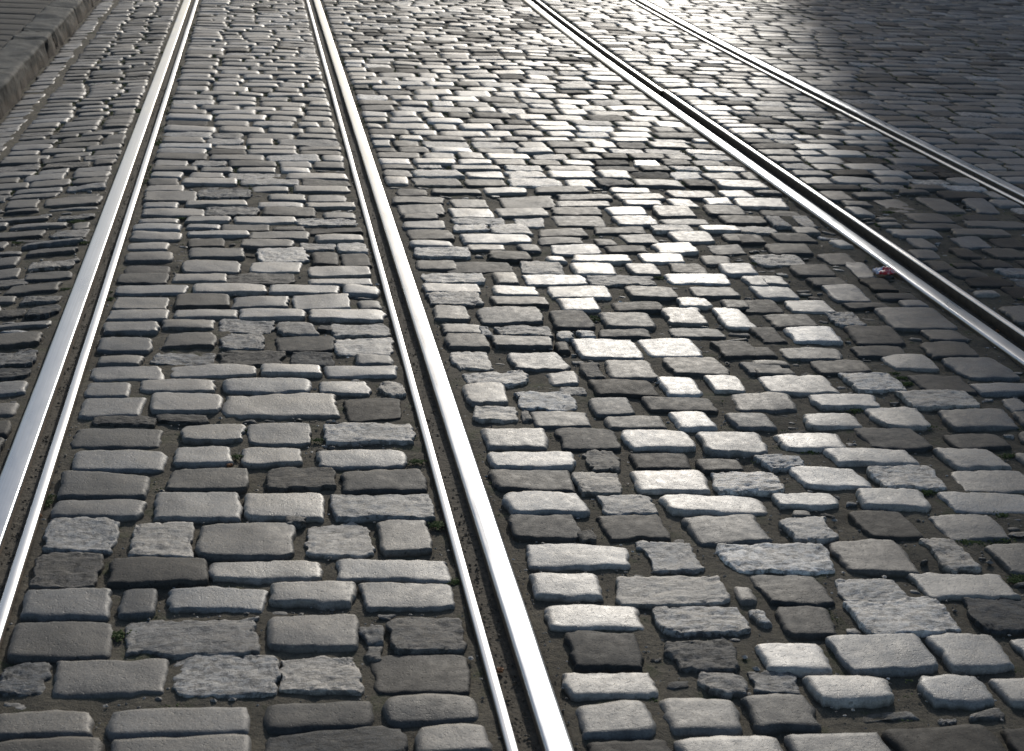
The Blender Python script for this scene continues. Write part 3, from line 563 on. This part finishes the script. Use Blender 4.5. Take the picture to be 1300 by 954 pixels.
o["kind"] = "stuff"; o["label"] = "grit and tiny pebbles in the joints and rail grooves"

# moss
spots = [(54,639),(58,632),(308,548),(300,581),(311,548),(529,587),(557,666),(556,668),(149,810),(151,806),(140,380),(135,372),(91,283),(98,281),(21,309),(106,309),(83,368),(231,278),(1138,475),(1146,481),(1150,488),(1217,517),(1228,518),(1085,522),(1176,543),(1028,575),(1284,580),(1176,626),(1273,655),(1262,652),(1233,690),(1273,686),(1225,688),(1295,734),(1290,738),(702,259),(759,407),(755,404),(837,353),(1220,275),(1142,335),(179,140),(177,143),(207,67),(87,88),(80,87),(74,151),(206,184),(200,182),(234,145),(116,43),(129,24),(96,86),(1300,700),(577,739),(1235,300),(1130,270),(962,335),(868,275),(400,560),(130,815)]
P_ = []
for sx, sy in spots:
    x0, y0 = unp(sx, sy, -.008); sc_ = 1 if sy > 240 else 1.6
    nn = 0
    for k in range(230):
        a, r = random.uniform(0, 6.28), abs(random.gauss(0, .012))*sc_
        x, y = x0+math.cos(a)*r*1.5, y0+math.sin(a)*r*.8
        if any(RX[q][0]-.004 < x-float(off(y))*(q in 'PQ') < RX[q][3]+.004 for q in RX): continue
        i, j = int((x-OX)/OC), int((y-OY)/OC)
        if 0 <= i < occ.shape[0] and 0 <= j < occ.shape[1] and occ[i, j] and random.random() < .75: continue
        P_.append(grit(x, y, -.010+.003*math.exp(-(r/.02)**2)+random.uniform(0, .003), random.uniform(.0015, .0035)*sc_, 0))
for k in range(2600):                                 # thin moss here and there in the joints
    y = 2.2+9*random.random(); x = random.uniform(-1.08, 3.2)
    if float(fbm(np.array(x*2.1), np.array(y*1.6), 40, 3)) < .12: continue
    i, j = int((x-OX)/OC), int((y-OY)/OC)
    if j < occ.shape[1] and occ[i, j]: continue
    if any(RX[q][0]-.004 < x < RX[q][3]+.004 for q in RX): continue
    for m_ in range(7): P_.append(grit(x+random.gauss(0, .006), y+random.gauss(0, .004), -.006, random.uniform(.0015, .003), 0))
for p in PR:                                          # moss in the upright joints farther up the street
    if random.random() > .42: continue
    q = p[0]; cx, cy = (q[0]+q[3])/2
    if cy < 4.5 or cy > 17 or cx > 6 or cx < -1.05: continue
    L_ = abs(q[0][1]-q[3][1]); s_ = random.uniform(.6, 1.2)
    for m_ in range(16): P_.append(grit(cx-.007+random.gauss(0, .006), cy+random.uniform(-.5, .5)*L_*s_, -.005+random.uniform(-.002, .004), random.uniform(.003, .006), 0))
n = len(P_); F_ = (np.array(icf)[None]+np.arange(n)[:, None, None]*7).reshape(-1, 3)
o = mesh_obj("moss", np.concatenate(P_), F_, MOSS, smooth=False); o["kind"] = "stuff"; o["label"] = "small cushions of green moss in the joints"

# ------------------------------------------------------------------ rails
def extrude(name, prof, ysamp, curved, parent, mats, midx, wob=0.0004, seed=0):
    prof = np.array(prof); K = len(prof); Y = np.asarray(ysamp)
    ox = off(Y) if curved else np.zeros_like(Y)
    wx = wob*fbm(Y*3.1, Y*0+seed, 31, 2); wz = wob*1.5*fbm(Y*2.3, Y*0+seed+5, 32, 2)
    V = np.zeros((len(Y), K, 3)); V[..., 0] = prof[None, :, 0]+(ox+wx)[:, None]; V[..., 1] = Y[:, None]; V[..., 2] = prof[None, :, 1]+wz[:, None]
    i, j = np.meshgrid(np.arange(len(Y)-1), np.arange(K), indexing='ij')
    a = i*K+j; b_ = i*K+(j+1) % K
    Fq = np.stack([a, b_, b_+K, a+K], -1).reshape(-1, 4)[:, ::-1]
    mi = np.tile(np.array(midx), len(Y)-1)
    o = mesh_obj(name, V.reshape(-1, 3), np.ascontiguousarray(Fq), None, smooth=True, parent=parent, mats=mats, matidx=mi)
    return o
def arc(cx, cz, r, a0, a1, n=5):
    return [(cx+r*math.cos(math.radians(a0+(a1-a0)*i/(n-1))), cz+r*math.sin(math.radians(a0+(a1-a0)*i/(n-1)))) for i in range(n)]
Yr = np.concatenate([np.arange(-2, 16, .06), np.arange(16, 60, .5)])
def rail(key, lab):
    a, b_, c, d = RX[key]; head_left = key in 'LP'; curved = key in 'PQ'
    e = bpy.data.objects.new("tram_rail", None); COL.objects.link(e); e["label"] = lab; e["category"] = "tram rail"; e["group"] = "grooved tram rails set in the cobbles"
    h0, h1 = (a, b_) if head_left else (c, d); f0, f1 = (c, d) if head_left else (a, b_)
    zt = .0055
    def bar(x0, x1, ztop, ro, ri, zb, crown):
        p = [(x0, zb)]+arc(x0+ro, ztop-ro, ro, 180, 90, 6)
        m_ = (x0+x1)/2; p += [(m_-(x1-x0)*.15, ztop+crown), (m_+(x1-x0)*.15, ztop+crown)]
        p += arc(x1-ri, ztop-ri, ri, 90, 0, 6)+[(x1, zb)]
        return p
    P = bar(h0, h1, zt, .009 if head_left else .006, .006 if head_left else .009, -.08, .0007)
    mi = [1]+[0]*(len(P)-3)+[1, 1]
    mi[1] = 0; 
    extrude("running_head", P, Yr, curved, e, [STEEL, RUST], mi, seed=ord(key))
    P2 = bar(f0, f1, zt-.002, .004, .004, -.08, .0012); mi2 = [1]+[0]*(len(P2)-3)+[1, 1]
    if key == 'P':
        yj = 9.1
        ya = np.concatenate([np.arange(-2, yj, .06), [yj]]); yb = np.concatenate([[yj+.012], np.arange(yj+.06, 16, .06), np.arange(16, 60, .5)])
        extrude("guard_flange", P2, ya, curved, e, [LIP, RUST], mi2, seed=3)
        P3 = bar(f0-.012, f1-.016, zt-.004, .003, .003, -.08, .0003)
        extrude("guard_flange", P3, yb, curved, e, [LIP, RUST], mi2, seed=4)
    else:
        extrude("guard_flange", P2, Yr, curved, e, [LIP, RUST], mi2, seed=ord(key)+1)
    g0, g1 = (h1, f0) if head_left else (f1, h0)
    zf = -.018 if key != 'P' else -.036
    P4 = [(g0-.004, -.075), (g0-.004, zf+.004), (g0+(g1-g0)*.3, zf-.001), (g0+(g1-g0)*.7, zf), (g1+.004, zf+.005), (g1+.004, -.075)]
    o = extrude("groove_bed", P4, np.arange(-2, 60, .035), curved, e, [DIRT], [0]*6, wob=.003, seed=9)
    me = o.data
    # weld seam across the head
    return e
rail('L', "leftmost tram rail, wide polished head on its kerb side, thin flange inside")
rail('R', "second tram rail from the kerb, glaring white head, thin flange on its left")
rail('P', "third tram rail from the kerb, deep open groove and a jointed flange")
rail('Q', "farthest tram rail, crossing the upper right corner with shaded cobbles behind it")

# ------------------------------------------------------------------ kerb and pavement
KH = .112
ky = sorted([unp(25.6, 87.5, KH)[1], unp(55, 50, KH)[1], unp(71, 38, KH)[1]]); print("kerb joints", ky)
ks = [1.0, 2.6, 4.3, 6.1, ky[0]-.75, ky[0], ky[1], ky[2], ky[2]+1.25, ky[2]+2.3, ky[2]+3.6, ky[2]+5.0, ky[2]+6.2, ky[2]+7.5]
klab = {4: "worn granite kerb stone cut by the photo's left edge", 5: "short granite kerb stone with a straight front edge, nearest whole one to the camera",
        6: "very short granite kerb stone wedged between two longer ones", 7: "granite kerb stone running up towards the top edge, rust brown at its foot", 8: "farthest granite kerb stone, cut by the top edge of the photo"}
for i in range(len(ks)-1):
    y0, y1 = ks[i]+.009, ks[i+1]-.009
    if y1-y0 < .05: continue
    nY = max(10, int((y1-y0)/.025)); nP = 26
    prof = [(KX, -.08), (KX, -.03), (KX-.004, 0), (KX-.009, .03), (KX-.015, .06), (KX-.021, .082)]+arc(KX-.046, KH-.024, .024, 10, 90, 6)
    prof += [(KX-.046-t*(.165), KH) for t in (.1, .25, .4, .55, .7, .85, .97)]+[(-1.456, KH-.002), (-1.457, -.08)]
    prof = np.array(prof); K = len(prof); Y = np.linspace(y0, y1, nY)
    Vv = np.zeros((nY, K, 3)); Vv[..., 0] = prof[:, 0]; Vv[..., 1] = Y[:, None]; Vv[..., 2] = prof[:, 1]
    e = np.minimum(Y-y0, y1-Y); dr = np.clip(1-e/.02, 0, 1)[:, None]**2*.012
    zf = np.clip((prof[:, 1]-.02)/.08, 0, 1)[None]
    n_ = fbm(Vv[..., 1]*9+i, Vv[..., 0]*9+Vv[..., 2]*14, 50+i, 4)
    n2 = fbm(Vv[..., 1]*4+i, Vv[..., 0]*3+3, 70+i, 2)
    Vv[..., 2] += n_*.012*zf-dr*zf*1.5+n2*.016*zf; Vv[..., 0] += np.where(prof[:, 0] > -1.40, 1, .0)*(n_*.016+n2*.02-dr*1.5)
    Vv[..., 1] += 0.012*fbm(Vv[..., 0]*20, Vv[..., 2]*20+i*3., 60+i, 2)*(e < .001)[:, None]*0
    Fq = (quad_faces(nY, K)); F2 = [tuple(f[::-1]) for f in Fq]+[tuple(range(K)), tuple(range((nY-1)*K+K-1, (nY-1)*K-1, -1))]
    o = mesh_obj("kerb_stone", Vv.reshape(-1, 3), F2, KERB)
    o["category"] = "kerb stone"; o["group"] = "granite kerb stones along the pavement"
    o["label"] = klab.get(i, "granite kerb stone of the same kerb outside the picture")
PAVE = plain("worn pavement slab", (.042, .042, .040), .95, .3, 9, .7, .01)
PAVE.node_tree.nodes["Principled BSDF"].inputs["Specular IOR Level"].default_value = .2
Vp, Fp, np_ = [], [], 0
y = 1.0; r = 0
while y < 24:
    d = random.uniform(.21, .34); x = -1.4605; first = True
    while x > -7:
        wd = random.uniform(.45, .75) if not first else random.uniform(.35, .7); first = False
        x0, x1, y0, y1 = x-wd+.003, x-.001, y+.004, y+d-.004
        a, b_ = np.meshgrid(np.array([0, 0, .03, .25, .5, .75, .97, 1, 1]), np.array([0, 0, .04, .35, .65, .96, 1, 1]), indexing='ij')
        edge = (a <= .001) | (a >= .999) | (b_ <= .001) | (b_ >= .999); zz = np.where(edge, KH-.006, KH-.001)
        sk = np.zeros_like(edge); sk[0, :] = sk[-1, :] = True; sk[:, 0] = sk[:, -1] = True
        X = x0+(x1-x0)*a; Yy = y0+(y1-y0)*b_-.10*(X+1.46)
        zz = np.where(sk, KH-.04, zz+.004*fbm(X*3, Yy*3, 80, 3)+random.uniform(-.002, .002))
        Vp.append(np.stack([X, Yy, zz], -1).reshape(-1, 3)); Fp.append(quad_faces(9, 8)+np_); np_ += 72
        x -= wd
    y += d; r += 1
o = mesh_obj("pavement", np.concatenate(Vp), np.concatenate(Fp), PAVE); o["kind"] = "structure"; o["label"] = "grey slab pavement behind the kerb"
bv = [(-9, .5, KH-.022), (-1.455, .5, KH-.022), (-1.455, 25, KH-.022), (-9, 25, KH-.022)]
o = mesh_obj("pavement_bedding", bv, [(0, 1, 2, 3)], GROUND, smooth=False); o["kind"] = "structure"

# ------------------------------------------------------------------ litter
def crumple(name, cx, cy, z, L_, W_, mats, seed, hgt=.012, yaw=0., lab="", cat=""):
    n1, n2 = 26, 14; a, b_ = np.meshgrid(np.linspace(-1, 1, n1), np.linspace(-1, 1, n2), indexing='ij')
    X = a*L_/2*(1-.25*np.abs(b_)**3); Y = b_*W_/2*(1-.2*a**2)
    Zt = hgt*(1-a**2*.7)*(1-b_**2*.8)+hgt*.9*fbm(a*3.1+seed, b_*2.7, seed, 4)+.002
    Zt = np.maximum(Zt, .0005)
    X += .004*fbm(a*4, b_*4, seed+3, 2); Y += .004*fbm(a*4, b_*4, seed+6, 2)
    V1 = np.stack([X, Y, Zt], -1).reshape(-1, 3); V2 = V1.copy(); V2[:, 2] = V1[:, 2]*.0+.0002
    f = quad_faces(n1, n2); f2 = f[:, ::-1]+len(V1)
    rim = [i*n2 for i in range(n1)]+[(n1-1)*n2+j for j in range(1, n2)]+[i*n2+n2-1 for i in range(n1-2, -1, -1)]+[j for j in range(n2-2, 0, -1)]
    m_ = len(V1); sf = np.array([(rim[i], rim[i-1], rim[i-1]+m_, rim[i]+m_) for i in range(len(rim))])
    o = mesh_obj(name, np.concatenate([V1, V2]), np.concatenate([f, f2, sf]), mats[0])
    o.location = (cx, cy, z); o.rotation_euler = (0, 0, yaw); o["label"] = lab; o["category"] = cat
    return o
def wrapper_material():
    m, n, l, b = mat("printed foil wrapper"); tc = n.new("ShaderNodeTexCoord").outputs["Object"]
    sp = n.new("ShaderNodeSeparateXYZ"); l.new(tc, sp.inputs[0]); nz = noise(n, l, 60, tc, 3)
    v = math_(n, l, 'ADD', math_(n, l, 'ADD', sp.outputs[0], math_(n, l, 'MULTIPLY', sp.outputs[1], -1.2)), math_(n, l, 'MULTIPLY', math_(n, l, 'SUBTRACT', nz, .5), .05))
    c = mixc(n, l, maprange(n, l, v, -.008, -.004, 0, 1), (.55, .56, .66), (.50, .035, .045))
    c = mixc(n, l, maprange(n, l, nz, .55, .6, 0, .8), c, (.62, .45, .45))
    l.new(c, b.inputs["Base Color"]); b.inputs["Roughness"].default_value = .35; l.new(bump(n, l, nz, .5, .004), b.inputs["Normal"]); return m
x, y = unp(1122, 346)
crumple("crumpled_wrapper", x, y, .0, .080, .062, [wrapper_material()], 3, .014, .1, "small crumpled red and white wrapper lying beside the third rail", "litter")
LEAF = plain("dry leaf", (.30, .13, .05), .7, .3, 90, .4, .002)
for (px, py, lab) in ((1266, 421, "orange brown leaf scrap lying in the groove of the third rail"), (292, 592, "tiny orange leaf scrap in the joint above a wide sett between the rails"), (50, 656, "tan leaf scrap beside the thin flange of the leftmost rail"), (635, 852, "orange leaf scrap in the groove of the second rail")):
    zz = -.033 if py == 421 else -.016 if py == 852 else -.006
    x, y = unp(px, py, zz); crumple("leaf_scrap", x, y, zz, .014, .009, [LEAF], int(px), .0035, random.uniform(0, 3), lab, "leaf")

# ------------------------------------------------------------------ house outside the frame whose shade falls on the upper right
BW = plain("rendered house wall", (.58, .61, .66), .85, .12, 3, .3, .01); BR_ = plain("house roof tiles", (.10, .05, .035), .8, .3, 8, .5, .02)
GL, n_, l_, b_ = mat("window glass"); b_.inputs["Base Color"].default_value = (.03, .035, .04, 1); b_.inputs["Roughness"].default_value = .08
FRM = plain("window frame paint", (.6, .6, .57), .5, .05, 20, .1, .002)
def box(bl, x0, x1, y0, y1, z0, z1):
    b0 = len(bl[0]); bl[0].extend([(x, y, z) for x in (x0, x1) for y in (y0, y1) for z in (z0, z1)])
    bl[1].extend([tuple(b0+i for i in f) for f in ((0, 1, 3, 2), (4, 6, 7, 5), (0, 4, 5, 1), (2, 3, 7, 6), (0, 2, 6, 4), (1, 5, 7, 3))])
def bm(name, boxes, m, parent):
    bl = ([], [])
    for b2 in boxes: box(bl, *b2)
    o = mesh_obj(name, bl[0], bl[1], m, smooth=False); o.parent = parent; return o
HX, HY, HT = 16.7, 45.0, 20.0
hs = bpy.data.objects.new("town_house", None); COL.objects.link(hs)
hs["label"] = "tall house past the upper right corner that throws its shade over the cobbles"; hs["category"] = "house"
bm("wall", [(HX, HX+16, HY, HY+10, -.3, HT)], BW, hs)
bm("plinth", [(HX-.06, HX+16.06, HY-.06, HY-.002, -.3, .8)], KERB, hs)
rv = [(HX-.3, HY-.3, HT+.002), (HX+16.3, HY-.3, HT+.002), (HX+16.3, HY+10.3, HT+.002), (HX-.3, HY+10.3, HT+.002), (HX+2, HY+5, HT+2.6), (HX+14, HY+5, HT+2.6)]
o = mesh_obj("roof", rv, [(0, 1, 5, 4), (1, 2, 5), (2, 3, 4, 5), (3, 0, 4), (3, 2, 1, 0)], BR_, smooth=False); o.parent = hs
for fl in range(6):
    for k in range(6):
        x0 = HX+1.1+k*2.55; z0 = 1.3+fl*3.2
        wf = bm("window", [(x0, x0+1.2, HY-.05, HY-.003, z0-.08, z0), (x0, x0+1.2, HY-.05, HY-.003, z0+1.7, z0+1.78), (x0, x0+.08, HY-.05, HY-.003, z0, z0+1.7), (x0+1.12, x0+1.2, HY-.05, HY-.003, z0, z0+1.7), (x0+.56, x0+.64, HY-.045, HY-.003, z0+.001, z0+1.699)], FRM, hs)
        g = bm("pane", [(x0+.08, x0+1.12, HY-.02, HY-.004, z0+.001, z0+1.699)], GL, wf)
